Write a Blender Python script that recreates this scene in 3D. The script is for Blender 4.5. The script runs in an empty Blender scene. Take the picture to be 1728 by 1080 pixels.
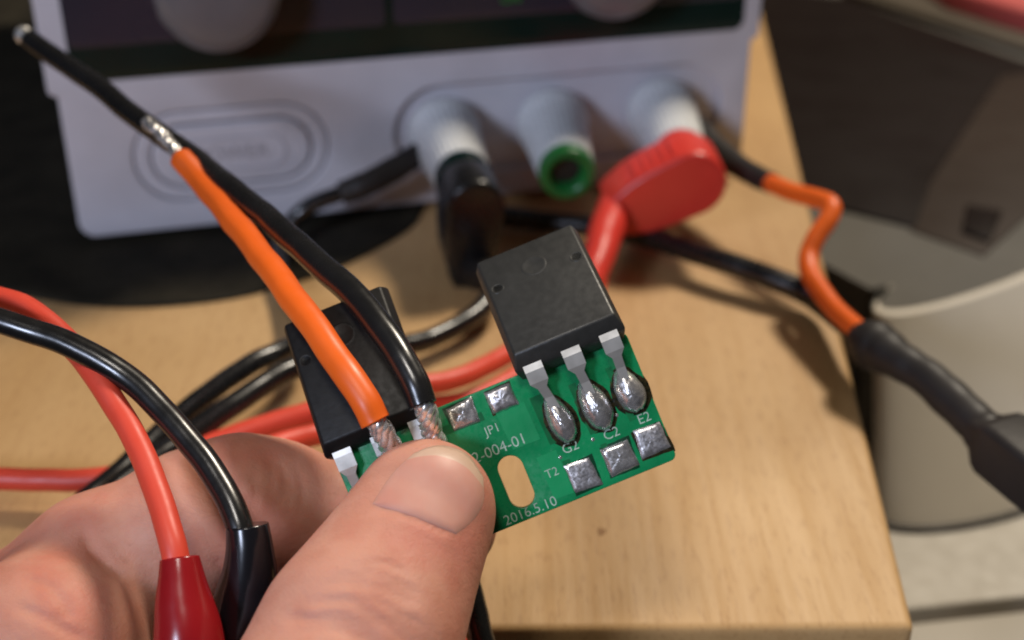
import bpy, bmesh, math, random
import numpy as np
from mathutils import Vector, Matrix

random.seed(7)
MM = 0.001
scene = bpy.context.scene
COL = scene.collection

# ------------------------------------------------------------------ camera
FPX = 2311.0                      # focal length in pixels of a 1728-wide frame
PITCH = math.radians(29.0)
CAM_H = 145.0                     # mm above the board
C0 = np.array([0.0, 0.0, CAM_H])
RT = np.array([1.0, 0.0, 0.0])
FW = np.array([0.0, math.cos(PITCH), -math.sin(PITCH)])
UP = np.array([0.0, math.sin(PITCH), math.cos(PITCH)])

cam = bpy.data.cameras.new("camera")
cam_o = bpy.data.objects.new("camera", cam)
COL.objects.link(cam_o)
cam_o.location = (0, 0, CAM_H * MM)
cam_o.rotation_euler = (math.radians(90) - PITCH, 0, 0)
cam.sensor_width = 36.0
cam.lens = FPX / 1728.0 * 36.0
cam.clip_start = 0.01
cam.clip_end = 20.0
cam.dof.use_dof = True
cam.dof.focus_distance = 0.180
cam.dof.aperture_fstop = 15.5
scene.camera = cam_o

# ------------------------------------------------------------------ light
world = bpy.data.worlds.new("World")
scene.world = world
world.use_nodes = True
bg = world.node_tree.nodes["Background"]
bg.inputs[0].default_value = (1.0, 0.90, 0.80, 1)
bg.inputs[1].default_value = 0.024


def area_lamp(name, loc, target, size, power, color):
    l = bpy.data.lights.new(name, 'AREA')
    l.shape = 'DISK'
    l.size = size
    l.energy = power
    l.color = color
    o = bpy.data.objects.new(name, l)
    COL.objects.link(o)
    o.location = loc
    o.rotation_euler = (Vector(target) - Vector(loc)).to_track_quat('-Z', 'Y').to_euler()
    return o


# warm room lamp, high behind the power supply on the right
area_lamp("warm_ceiling_lamp", (0.52, 0.82, 1.10), (0, 0.25, 0), 0.26, 16.8, (1.0, 0.89, 0.73))
# weak cool light low on the left in front
area_lamp("cool_monitor_light", (-0.46, -0.52, 0.44), (0, 0.30, 0.03), 0.18, 4.8, (0.68, 0.77, 1.0))
# fill spot added over the hand, its cone narrowed to spare the power supply
sp = bpy.data.lights.new("desk_lamp", 'SPOT')
sp.energy = 2.05
sp.color = (1.0, 0.94, 0.87)
sp.spot_size = math.radians(34)
sp.spot_blend = 0.75
sp.shadow_soft_size = 0.04
sp_o = bpy.data.objects.new("desk_lamp", sp)
COL.objects.link(sp_o)
sp_o.location = (-0.06, 0.015, 0.385)
sp_o.rotation_euler = (Vector((-0.004, 0.128, 0.03)) - sp_o.location).to_track_quat('-Z', 'Y').to_euler()

scene.view_settings.view_transform = 'Standard'
scene.view_settings.look = 'None'
scene.view_settings.exposure = 0.0
scene.view_settings.gamma = 1.0
scene.cycles.use_denoising = True
scene.cycles.max_bounces = 8
scene.cycles.filter_width = 1.9


# ------------------------------------------------------------------ helpers
def ray(px, py):
    return FW + RT * ((px - 864.0) / FPX) - UP * ((py - 540.0) / FPX)


def A(px, py, d):                 # point (mm) seen at a pixel, at a distance d along the view axis
    return C0 + ray(px, py) * d


def Zp(px, py, z):                # point (mm) seen at a pixel, at height z above the board
    r = ray(px, py)
    return C0 + r * ((z - CAM_H) / r[2])


def mesh_obj(name, verts, faces, mat=None, parent=None, smooth=False, mm=True):
    me = bpy.data.meshes.new(name)
    k = MM if mm else 1.0
    me.from_pydata([tuple(float(c) * k for c in v) for v in verts], [], faces)
    me.validate()
    me.update()
    if smooth:
        me.polygons.foreach_set("use_smooth", [True] * len(me.polygons))
    o = bpy.data.objects.new(name, me)
    COL.objects.link(o)
    if mat:
        me.materials.append(mat)
    if parent:
        o.parent = parent
    return o


def bm_obj(name, bm, mat=None, parent=None, smooth=True, angle=40):
    me = bpy.data.meshes.new(name)
    bmesh.ops.recalc_face_normals(bm, faces=bm.faces)
    if smooth:
        for e in bm.edges:
            if len(e.link_faces) == 2 and e.calc_face_angle(0) > math.radians(angle):
                e.smooth = False
        for f_ in bm.faces:
            f_.smooth = True
    bm.to_mesh(me)
    bm.free()
    o = bpy.data.objects.new(name, me)
    COL.objects.link(o)
    if mat:
        me.materials.append(mat)
    if parent:
        o.parent = parent
    return o


def empty(name, loc=(0, 0, 0), rot=None):
    o = bpy.data.objects.new(name, None)
    COL.objects.link(o)
    o.location = [c * MM for c in loc]
    if rot is not None:
        o.rotation_euler = rot
    o.empty_display_size = 0.01
    return o


def tag(o, label=None, cat=None, group=None, kind=None):
    if label:
        o["label"] = label
    if cat:
        o["category"] = cat
    if group:
        o["group"] = group
    if kind:
        o["kind"] = kind
    return o


def catmull(pts, n=14):
    P = [np.asarray(p, float) for p in pts]
    P = [2 * P[0] - P[1]] + P + [2 * P[-1] - P[-2]]
    out = []
    for i in range(1, len(P) - 2):
        p0, p1, p2, p3 = P[i - 1], P[i], P[i + 1], P[i + 2]
        for k in range(n):
            t = k / n
            out.append(0.5 * ((2 * p1) + (-p0 + p2) * t + (2 * p0 - 5 * p1 + 4 * p2 - p3) * t * t
                              + (-p0 + 3 * p1 - 3 * p2 + p3) * t ** 3))
    out.append(P[-2])
    return np.array(out)


def tube_data(path, radii, seg=18, cap_round=0.0):
    path = np.asarray(path, float)
    n = len(path)
    radii = np.asarray(radii, float) if np.ndim(radii) else np.full(n, float(radii))
    tan = np.gradient(path, axis=0)
    tan /= np.linalg.norm(tan, axis=1)[:, None] + 1e-12
    ref = np.array([0, 0, 1.0]) if abs(tan[0][2]) < 0.9 else np.array([1.0, 0, 0])
    u = np.cross(tan[0], ref)
    u /= np.linalg.norm(u)
    verts, faces = [], []
    for i in range(n):
        u = u - tan[i] * (u @ tan[i])
        u /= np.linalg.norm(u)
        v = np.cross(tan[i], u)
        for k in range(seg):
            a = 2 * math.pi * k / seg
            verts.append(path[i] + radii[i] * (u * math.cos(a) + v * math.sin(a)))
    for i in range(n - 1):
        for k in range(seg):
            a, b = i * seg + k, i * seg + (k + 1) % seg
            faces.append((a, b, b + seg, a + seg))
    faces.append(tuple(range(seg - 1, -1, -1)))
    faces.append(tuple((n - 1) * seg + k for k in range(seg)))
    return verts, faces


def tube(name, pts, r, mat, parent=None, n=14, seg=18, wob=0.0):
    """r: one radius, or one radius for each control point"""
    if np.ndim(r):
        q = catmull([np.append(np.asarray(p, float), rr) for p, rr in zip(pts, r)], n)
        path, rad = q[:, :3], q[:, 3]
    else:
        path = catmull(pts, n)
        rad = np.full(len(path), float(r))
    if wob:
        rs = np.random.RandomState(len(path))
        ph = rs.rand(6) * 6.28
        s = np.linspace(0, 1, len(path))
        rad = rad * (1 + wob * (np.sin(s * 23 + ph[0]) + .7 * np.sin(s * 51 + ph[1])))
    rk = np.random.RandomState(int(abs(path[0].sum() * 37)) % 99991)
    sl_ = np.concatenate([[0], np.cumsum(np.linalg.norm(np.diff(path, axis=0), axis=1))])
    env = np.clip(np.minimum(sl_, sl_[-1] - sl_) / 8.0, 0, 1)[:, None]
    for lam, amp in ((34.0, 0.16), (15.0, 0.09), (7.0, 0.035)):
        path = path + env * amp * np.sin(sl_[:, None] * 2 * math.pi / lam + rk.rand(3)[None, :] * 6.28) * rk.uniform(.4, 1, 3)[None, :]
    v, f = tube_data(path, rad, seg)
    o = mesh_obj(name, v, f, mat, parent, smooth=True)
    caps_flat(o)
    return o


def caps_flat(o):
    me = o.data
    for p in me.polygons:
        if len(p.vertices) > 4:
            p.use_smooth = False


def outline_mesh(name, loops, depth, bevel, mat, parent=None, res=3):
    """loops in the local XY plane (first outer, others holes), thickness +-depth along Z, rounded rim. mm"""
    cu = bpy.data.curves.new(name, 'CURVE')
    cu.dimensions = '2D'
    cu.fill_mode = 'BOTH'
    cu.extrude = max(depth - bevel, 1e-4) * MM
    cu.bevel_depth = bevel * MM
    cu.bevel_resolution = res
    cu.offset = -bevel * MM
    for lp in loops:
        sp = cu.splines.new('POLY')
        sp.points.add(len(lp) - 1)
        for q, (x, y) in zip(sp.points, lp):
            q.co = (x * MM, y * MM, 0, 1)
        sp.use_cyclic_u = True
    tmp = bpy.data.objects.new("tmp", cu)
    COL.objects.link(tmp)
    dg = bpy.context.evaluated_depsgraph_get()
    dg.update()
    me = bpy.data.meshes.new_from_object(tmp.evaluated_get(dg))
    bpy.data.objects.remove(tmp)
    bpy.data.curves.remove(cu)
    me.name = name
    bm = bmesh.new()
    bm.from_mesh(me)
    bmesh.ops.remove_doubles(bm, verts=bm.verts, dist=1e-6)
    bpy.data.meshes.remove(me)
    return bm_obj(name, bm, mat, parent, angle=35)


def text_mesh(name, body, size, mat, parent, loc, rotz=0.0, extrude=0.02, offset=0.0, align='CENTER'):
    cu = bpy.data.curves.new(name, 'FONT')
    cu.body = body
    cu.size = size * MM
    cu.extrude = extrude * MM
    cu.offset = offset * MM
    cu.align_x = align
    cu.align_y = 'CENTER'
    cu.resolution_u = 3
    tmp = bpy.data.objects.new("tmp", cu)
    COL.objects.link(tmp)
    dg = bpy.context.evaluated_depsgraph_get()
    dg.update()
    me = bpy.data.meshes.new_from_object(tmp.evaluated_get(dg))
    bpy.data.objects.remove(tmp)
    me.name = name
    me.materials.clear()
    me.materials.append(mat)
    o = bpy.data.objects.new(name, me)
    COL.objects.link(o)
    o.parent = parent
    o.location = [c * MM for c in loc]
    o.rotation_euler = (0, 0, rotz)
    return o


def rrect(x0, y0, x1, y1, r, n=8):
    pts = []
    for cx, cy, a0 in ((x1 - r, y1 - r, 0), (x0 + r, y1 - r, 90), (x0 + r, y0 + r, 180), (x1 - r, y0 + r, 270)):
        for k in range(n + 1):
            a = math.radians(a0 + 90 * k / n)
            pts.append((cx + r * math.cos(a), cy + r * math.sin(a)))
    return pts


def stadium(cx, cy, w, h, n=16):
    return rrect(cx - w / 2, cy - h / 2, cx + w / 2, cy + h / 2, min(w, h) / 2 - 1e-3, n)


def lathe(name, prof, mat, parent=None, seg=48, angle=40, ribs=None):
    """prof: (radius, z) list; ribs: (count, depth, z0, z1)"""
    bm = bmesh.new()
    rings = []
    for r, z in prof:
        ring = []
        for k in range(seg):
            a = 2 * math.pi * k / seg
            rr = r
            if ribs and ribs[2] <= z <= ribs[3]:
                rr = r - ribs[1] * (1 if (k * ribs[0] * 2 // seg) % 2 else 0)
            ring.append(bm.verts.new((rr * math.cos(a) * MM, rr * math.sin(a) * MM, z * MM)))
        rings.append(ring)
    for i in range(len(rings) - 1):
        for k in range(seg):
            bm.faces.new((rings[i][k], rings[i][(k + 1) % seg], rings[i + 1][(k + 1) % seg], rings[i + 1][k]))
    bm.faces.new(rings[0][::-1])
    bm.faces.new(rings[-1])
    return bm_obj(name, bm, mat, parent, angle=angle)


def box_bm(sx, sy, sz, bev=0.0, seg=2, c=(0, 0, 0)):
    bm = bmesh.new()
    bmesh.ops.create_cube(bm, size=1.0)
    bmesh.ops.scale(bm, vec=(sx * MM, sy * MM, sz * MM), verts=bm.verts)
    if bev:
        bmesh.ops.bevel(bm, geom=bm.edges[:], offset=bev * MM, segments=seg, profile=0.5, affect='EDGES')
    bmesh.ops.translate(bm, vec=[k * MM for k in c], verts=bm.verts)
    return bm


# ------------------------------------------------------------------ materials
class NT:
    def __init__(self, name):
        self.m = bpy.data.materials.new(name)
        self.m.use_nodes = True
        self.t = self.m.node_tree
        self.p = self.t.nodes["Principled BSDF"]
        self.co = self.t.nodes.new("ShaderNodeTexCoord")

    def n(self, typ, **kw):
        nd = self.t.nodes.new(typ)
        for k, v in kw.items():
            if hasattr(nd, k):
                setattr(nd, k, v)
            else:
                nd.inputs[k.replace('_', ' ')].default_value = v
        return nd

    def link(self, a, b):
        self.t.links.new(a, b)

    def mapping(self, scale=(1, 1, 1), rot=(0, 0, 0), coord="Object"):
        mp = self.t.nodes.new("ShaderNodeMapping")
        mp.inputs["Scale"].default_value = scale
        mp.inputs["Rotation"].default_value = rot
        self.link(self.co.outputs[coord], mp.inputs["Vector"])
        return mp.outputs[0]

    def noise(self, scale, detail=3, vec=None, rough=0.5, dist=0.0):
        nd = self.n("ShaderNodeTexNoise")
        nd.inputs["Scale"].default_value = scale
        nd.inputs["Detail"].default_value = detail
        nd.inputs["Roughness"].default_value = rough
        nd.inputs["Distortion"].default_value = dist
        self.link(vec if vec is not None else self.co.outputs["Object"], nd.inputs["Vector"])
        return nd.outputs["Fac"]

    def ramp(self, fac, stops):
        nd = self.n("ShaderNodeValToRGB")
        cr = nd.color_ramp
        while len(cr.elements) < len(stops):
            cr.elements.new(0.5)
        for e, (p, c) in zip(cr.elements, stops):
            e.position = p
            e.color = (*c, 1) if len(c) == 3 else c
        self.link(fac, nd.inputs[0])
        return nd.outputs[0]

    def mix(self, fac, a, b, blend='MIX'):
        nd = self.n("ShaderNodeMix")
        nd.data_type = 'RGBA'
        nd.blend_type = blend
        for sock, v in ((nd.inputs[0], fac), (nd.inputs[6], a), (nd.inputs[7], b)):
            if hasattr(v, "links"):
                self.link(v, sock)
            else:
                sock.default_value = v if not isinstance(v, tuple) else ((*v, 1) if len(v) == 3 else v)
        return nd.outputs[2]

    def bump(self, h, strength=0.3, dist=0.0003, prev=None):
        nd = self.n("ShaderNodeBump")
        nd.inputs["Strength"].default_value = strength
        nd.inputs["Distance"].default_value = dist
        self.link(h, nd.inputs["Height"])
        if prev is not None:
            self.link(prev, nd.inputs["Normal"])
        self.link(nd.outputs[0], self.p.inputs["Normal"])
        return nd.outputs[0]

    def set(self, **kw):
        for k, v in kw.items():
            s = self.p.inputs[k.replace('_', ' ')]
            if hasattr(v, "links"):
                self.link(v, s)
            else:
                s.default_value = (*v, 1) if isinstance(v, tuple) and len(v) == 3 and s.type == 'RGBA' else v
        return self


def plastic(name, col, rough=0.4, var=0.12, bump=0.08, scale=250, spec=0.5, coat=0.0, sss=0.0):
    t = NT(name)
    f = t.noise(scale, 4)
    f2 = t.noise(scale * 0.12, 3)
    dark = tuple(c * (1 - var) for c in col)
    lite = tuple(min(1, c * (1 + var)) for c in col)
    t.set(Base_Color=t.ramp(f2, [(0.3, dark), (0.7, lite)]))
    t.set(Roughness=t.ramp(f, [(0.3, (rough * .85,) * 3), (0.75, (min(1, rough * 1.2),) * 3)]))
    t.set(Specular_IOR_Level=spec, Coat_Weight=coat)
    if sss:
        t.set(Subsurface_Weight=sss, Subsurface_Radius=(1.0, 1.0, 1.0), Subsurface_Scale=0.002)
    if bump:
        t.bump(f, bump, 0.0002)
    return t.m


M = {}
M['white_abs'] = plastic("white_abs", (0.66, 0.64, 0.68), 0.42, 0.04, 0.12, 900)
M['post_plastic'] = plastic("post_plastic", (0.74, 0.75, 0.75), 0.28, 0.04, 0.05, 600, sss=0.25)
M['black_gloss'] = plastic("black_gloss", (0.004, 0.017, 0.013), 0.2, 0.2, 0.02, 300, spec=0.3)
M['screen'] = plastic("screen_glass", (0.032, 0.028, 0.042), 0.25, 0.15, 0.0, 60)
M['knob'] = plastic("knob_plastic", (0.17, 0.155, 0.155), 0.33, 0.1, 0.05, 500)
M['black_wire'] = plastic("black_silicone", (0.010, 0.0095, 0.0095), 0.26, 0.3, 0.10, 500, spec=0.65)
M['black_rubber'] = plastic("black_rubber", (0.014, 0.012, 0.011), 0.5, 0.3, 0.2, 350, spec=0.2)
M['shrink'] = plastic("heat_shrink", (0.026, 0.022, 0.020), 0.5, 0.35, 0.8, 170, spec=0.28)
M['orange'] = plastic("orange_silicone", (0.86, 0.135, 0.012), 0.42, 0.07, 0.10, 400)
M['orange_far'] = M['orange']
M['red_wire'] = plastic("red_silicone", (0.70, 0.066, 0.034), 0.45, 0.08, 0.10, 400)
M['red_boot'] = plastic("red_vinyl", (0.27, 0.008, 0.011), 0.24, 0.1, 0.06, 300, sss=0.15)
M['black_boot'] = plastic("black_vinyl", (0.008, 0.008, 0.010), 0.20, 0.2, 0.06, 300)
M['red_plug'] = plastic("red_plug_plastic", (0.72, 0.050, 0.034), 0.33, 0.08, 0.10, 400)
M['black_plug'] = plastic("black_plug_plastic", (0.010, 0.0095, 0.0095), 0.28, 0.2, 0.1, 400)
M['green_ring'] = plastic("green_ring", (0.012, 0.16, 0.030), 0.35, 0.1, 0.05, 400)
M['socket_dark'] = plastic("socket_dark", (0.008, 0.012, 0.009), 0.5, 0.1, 0.0, 300)
M['igbt_black'] = plastic("epoxy_black", (0.010, 0.0095, 0.0095), 0.5, 0.3, 0.25, 900, spec=0.3)
M['igbt_grey'] = plastic("epoxy_grey", (0.034, 0.033, 0.030), 0.42, 0.2, 0.25, 900)  # black epoxy lightened, the sheen on its face put into the colour
M['silk'] = plastic("silkscreen_white", (0.46, 0.58, 0.48), 0.6, 0.30, 0.1, 2500)
M['grey_dev'] = plastic("appliance_grey", (0.42, 0.38, 0.315), 0.5, 0.06, 0.15, 200)
M['grey_deck'] = plastic("appliance_deck", (0.11, 0.103, 0.09), 0.55, 0.10, 0.15, 200, spec=0.2)
M['grey_rim'] = plastic("appliance_back_rim", (0.085, 0.07, 0.053), 0.6, 0.1, 0.1, 200, spec=0.15)
M['smoked'] = plastic("smoked_panel", (0.012, 0.0075, 0.0065), 0.5, 0.2, 0.02, 60, spec=0.08)
M['seam'] = plastic("seam_dark", (0.03, 0.027, 0.024), 0.7, 0.2, 0.1, 200)
M['red_cloth'] = plastic("red_thing", (0.50, 0.08, 0.07), 0.6, 0.2, 0.1, 100)
M['green_mark'] = plastic("green_print", (0.02, 0.30, 0.03), 0.4, 0.1, 0.0, 300)
M['engrave'] = plastic("engraved_grey", (0.50, 0.485, 0.515), 0.5, 0.05, 0.05, 300)


def solder_mat(name, rough, bump, col=(0.74, 0.71, 0.69), lo=.55):
    t = NT(name)
    f = t.noise(900, 4, dist=0.6)
    f2 = t.noise(2600, 3)
    t.set(Metallic=0.78, Base_Color=t.ramp(f, [(0.25, tuple(c * lo for c in col)), (0.6, col), (0.8, tuple(min(1, c * 1.3) for c in col))]))
    t.set(Roughness=t.ramp(f2, [(0.3, (rough * .6,) * 3), (0.8, (rough * 1.5,) * 3)]))
    t.bump(f, bump, 0.0003)
    return t.m


M['solder'] = solder_mat("solder", 0.26, 0.18)
M['solder_flat'] = solder_mat("solder_tinned", 0.36, 0.25, (0.66, 0.63, 0.63))
M['leg_metal'] = plastic("leg_metal", (0.80, 0.77, 0.71), 0.34, 0.06, 0.06, 500)
for n_ in M['leg_metal'].node_tree.nodes:
    if n_.type == 'BSDF_PRINCIPLED':
        n_.inputs['Metallic'].default_value = 0.7
M['lead'] = solder_mat("tinned_lead", 0.30, 0.03, (0.93, 0.90, 0.84), 0.85)


def flux_mat():
    t = NT("burnt_flux")
    f = t.noise(1500, 4)
    t.set(Base_Color=t.ramp(f, [(0.35, (0.006, 0.008, 0.005)), (0.75, (0.05, 0.035, 0.012))]), Roughness=0.22)
    t.bump(f, 0.3, 0.0002)
    return t.m


M['flux'] = flux_mat()


def pcb_mat():
    t = NT("solder_mask_green")
    f = t.noise(120, 4)
    f2 = t.noise(1800, 4)
    base = t.ramp(f, [(0.30, (0.005, 0.190, 0.064)), (0.70, (0.010, 0.300, 0.104))])
    scuff = t.ramp(f2, [(0.66, (0, 0, 0)), (0.78, (1, 1, 1))])
    big = t.ramp(t.noise(260, 3), [(0.52, (0, 0, 0)), (0.68, (1, 1, 1))])
    t.set(Base_Color=t.mix(t.mix(1.0, scuff, big, 'MULTIPLY'), base, (0.10, 0.38, 0.22)))
    t.set(Roughness=t.ramp(f2, [(0.3, (0.20,) * 3), (0.75, (0.42,) * 3)]))
    t.bump(f2, 0.10, 0.0001)
    return t.m


M['pcb'] = pcb_mat()
M['fr4_edge'] = plastic("fr4_edge", (0.10, 0.20, 0.07), 0.6, 0.2, 0.2, 900)
M['dark_mask'] = plastic("dark_green_mask", (0.0035, 0.045, 0.018), 0.3, 0.2, 0.1, 900)


def wood_mat():
    t = NT("pine_wood")
    v = t.mapping(scale=(1, 0.045, 0.6), rot=(0, 0, math.radians(2)))
    broad = t.noise(34, 3, v, 0.5, 0.3)
    fine = t.noise(420, 5, v, 0.62)
    vp = t.mapping(scale=(1, 0.16, 1))
    pores = t.noise(1300, 3, vp, 0.6)
    base = t.ramp(broad, [(0.25, (0.51, 0.302, 0.126)), (0.5, (0.56, 0.346, 0.154)), (0.78, (0.60, 0.381, 0.176))])
    grain = t.ramp(fine, [(0.33, (0.93, 0.90, 0.85)), (0.50, (1, 1, 1)), (0.8, (1.03, 1.03, 1.0))])
    c = t.mix(0.85, base, grain, 'MULTIPLY')
    c = t.mix(0.35, c, t.ramp(pores, [(0.36, (0.62, 0.52, 0.42)), (0.46, (1, 1, 1))]), 'MULTIPLY')
    blot = t.noise(22, 3)
    c = t.mix(0.6, c, t.ramp(blot, [(0.36, (0.84, 0.80, 0.74)), (0.62, (1, 1, 1))]), 'MULTIPLY')
    t.set(Base_Color=c, Roughness=t.ramp(fine, [(0.3, (0.62,) * 3), (0.7, (0.48,) * 3)]), Specular_IOR_Level=0.35)
    b = t.bump(fine, 0.22, 0.0004)
    t.bump(pores, 0.10, 0.0002, b)
    return t.m


M['wood'] = wood_mat()
M['knot'] = plastic("wood_knot", (0.30, 0.15, 0.05), 0.6, 0.3, 0.2, 900)

# ------------------------------------------------------------------ the board the things stand on
fr = Zp(1545, 1058, 0)
br = Zp(1285, 20, 0)
dr = (br - fr) / np.linalg.norm(br - fr)
back = fr + dr * 620
fl = fr + np.array([-320.0, -2.0, 0])
bl = back + np.array([-380.0, 0, 0])
bm = bmesh.new()
TH = 24.0
top = [bm.verts.new([c * MM for c in p]) for p in (fl, fr, back, bl)]
bot = [bm.verts.new([(p[0]) * MM, p[1] * MM, -TH * MM]) for p in (fl, fr, back, bl)]
bm.faces.new(top)
bm.faces.new(bot[::-1])
for i in range(4):
    bm.faces.new((top[i], bot[i], bot[(i + 1) % 4], top[(i + 1) % 4]))
bmesh.ops.recalc_face_normals(bm, faces=bm.faces)
bmesh.ops.bevel(bm, geom=bm.edges[:], offset=1.6 * MM, segments=3, profile=0.5, affect='EDGES')
board = bm_obj("tabletop", bm, M['wood'])
tag(board, kind="structure")
kp = Zp(1015, 897, 0.0)
vs, fs = [], []
for k in range(16):
    a = 2 * math.pi * k / 16
    rr = 1 + 0.18 * math.sin(3 * a + 1)
    vs.append((kp[0] + 0.75 * rr * math.cos(a), kp[1] + 1.0 * rr * math.sin(a), 0.05))
fs.append(tuple(range(16)))
knot = mesh_obj("knot", vs, fs, M['knot'], board)

# thin near-black sheet lying on the left of the board, under the power supply
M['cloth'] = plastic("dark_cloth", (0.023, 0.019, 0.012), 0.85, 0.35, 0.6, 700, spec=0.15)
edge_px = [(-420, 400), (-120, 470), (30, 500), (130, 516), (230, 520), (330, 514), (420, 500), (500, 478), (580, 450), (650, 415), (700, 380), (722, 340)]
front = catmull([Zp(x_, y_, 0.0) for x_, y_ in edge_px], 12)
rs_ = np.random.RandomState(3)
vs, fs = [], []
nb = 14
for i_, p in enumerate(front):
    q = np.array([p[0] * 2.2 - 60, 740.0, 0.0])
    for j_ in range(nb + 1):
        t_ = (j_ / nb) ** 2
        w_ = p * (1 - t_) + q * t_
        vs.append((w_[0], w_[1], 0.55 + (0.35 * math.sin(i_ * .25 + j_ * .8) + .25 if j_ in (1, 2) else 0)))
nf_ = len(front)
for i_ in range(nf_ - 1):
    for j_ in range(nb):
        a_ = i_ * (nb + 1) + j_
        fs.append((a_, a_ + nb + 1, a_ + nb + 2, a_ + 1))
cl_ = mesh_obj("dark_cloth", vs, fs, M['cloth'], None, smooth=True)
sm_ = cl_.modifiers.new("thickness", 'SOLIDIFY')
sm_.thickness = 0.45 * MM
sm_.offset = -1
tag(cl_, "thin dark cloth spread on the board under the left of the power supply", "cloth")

# ------------------------------------------------------------------ grey appliance beyond the board
def at0(px, py, z):
    return Zp(px, py, z)


ZB, ZR = -70.0, -26.0
ap = empty("grey_appliance", (125, 330, ZB))
tag(ap, "large grey plastic appliance with a dark smoked panel, out of focus beyond the board", "appliance")


def at_world(o, parent):           # keep the world placement of a mesh built in world coordinates
    o.parent = parent
    bpy.context.view_layer.update()
    o.matrix_parent_inverse = parent.matrix_world.inverted()
    return o


def prism(name, poly_top, poly_bot, mat, parent, bev=0.0, seg=3):
    bm = bmesh.new()
    n = len(poly_top)
    tv = [bm.verts.new([c * MM for c in p]) for p in poly_top]
    bv = [bm.verts.new([c * MM for c in p]) for p in poly_bot]
    bm.faces.new(tv)
    bm.faces.new(bv[::-1])
    for i in range(n):
        bm.faces.new((tv[i], bv[i], bv[(i + 1) % n], tv[(i + 1) % n]))
    bmesh.ops.recalc_face_normals(bm, faces=bm.faces)
    if bev:
        es = [e for e in bm.edges if all(v in tv for v in e.verts)]
        bmesh.ops.bevel(bm, geom=es, offset=bev * MM, segments=seg, profile=0.5, affect='EDGES')
    o = bm_obj(name, bm, mat)
    return at_world(o, parent)


def arc_profile(pl, pm, pr, depth, z, n=22):
    """convex front arc through three points, closed towards the back"""
    pl, pm, pr = (np.asarray(p[:2], float) for p in (pl, pm, pr))
    mid_ = (pl + pr) / 2
    ctrl = [mid_ - (pr - pl) / 2 * math.cos(math.pi * k / n) + (pm - mid_) * math.sin(math.pi * k / n) ** 0.75 for k in range(n + 1)]
    pts = [(p[0], p[1], z) for p in ctrl]
    mid_ = (pl + pr) / 2
    inner = [(p[0] + (mid_[0] - p[0]) * .05, p[1] + 1.5 + (depth - 1.5) * math.sin(math.pi * k / n), z) for k, p in enumerate(ctrl)]
    return pts + inner[::-1]


rim = arc_profile(at0(1500, 482, ZR), at0(1615, 510, ZR), at0(1860, 385, ZR), 3.5, ZR)
foot = arc_profile(at0(1500, 815, ZB), at0(1610, 886, ZB), at0(1860, 770, ZB), 3.5, ZB)
M['grey_tab'] = plastic("appliance_front", (0.60, 0.545, 0.455), 0.5, 0.06, 0.15, 200)  # appliance grey made lighter, missing front light put into the colour
prism("rounded_front", rim, foot, M['grey_tab'], ap, bev=0.6, seg=3)
groove = [(p[0] + (p[0] - 115) * .02, p[1] - 1.1, ZB + 0.3) for p in foot]
groove_b = [(p[0], p[1], ZB - 2) for p in groove]
prism("foot_seam", groove, groove_b, M['seam'], ap)
# deck with the dark panel
nr_ = len(rim) // 2
inner_rim = [np.array(p) + np.array([0, 1.0, 0]) for p in rim[:nr_]]
dk = [at0(1330, 250, ZR), at0(1385, 440, ZR), at0(1470, 486, ZR)] + inner_rim + [at0(1960, 380, ZR), at0(1960, -60, ZR), at0(1280, -60, ZR)]
dk = [(p[0], p[1], ZR - 0.4) for p in dk]
prism("deck", dk, [(p[0], p[1], ZR - 40) for p in dk], M['grey_deck'], ap)
scr = [at0(1340, 335, ZR), at0(1545, 385, ZR), at0(1570, 310, ZR), at0(1690, 128, ZR), at0(1770, 120, ZR), at0(1420, -4, ZR), at0(1270, -20, ZR), at0(1230, 60, ZR)]
scr = [(p[0], p[1], ZR + 0.8) for p in scr]
prism("smoked_panel", scr, [(p[0], p[1], ZR - 7) for p in scr], M['smoked'], ap, bev=0.8)
sh = [at0(1535, 388, ZR), at0(1660, 432, ZR), at0(1860, 250, ZR), at0(1840, 100, ZR), at0(1680, 110, ZR), at0(1550, 300, ZR)]
sh = [(p[0], p[1], ZR + 0.3) for p in sh]
M['panel_side'] = plastic("panel_side", (0.040, 0.029, 0.023), 0.5, 0.15, 0.05, 80, spec=0.1)
prism("side_panel", sh, [(p[0], p[1], ZR - 7) for p in sh], M['panel_side'], ap, bev=0.8)
bt = [at0(1630, 352, ZR), at0(1622, 395, ZR), at0(1668, 412, ZR), at0(1690, 362, ZR)]
bt = [(p[0], p[1], ZR + 1.6) for p in bt]
prism("latch", bt, [(p[0], p[1], ZR - 5) for p in bt], M['smoked'], ap, bev=0.8)
rimb = [at0(1420, -8, ZR), at0(1730, 92, ZR), at0(1900, 140, ZR), at0(1900, 70, ZR), at0(1640, -8, ZR)]
rimb = [(p[0], p[1], ZR + 3.0) for p in rimb]
prism("back_rim", rimb, [(p[0], p[1], ZR - 7) for p in rimb], M['grey_rim'], ap, bev=1.2)
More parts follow.
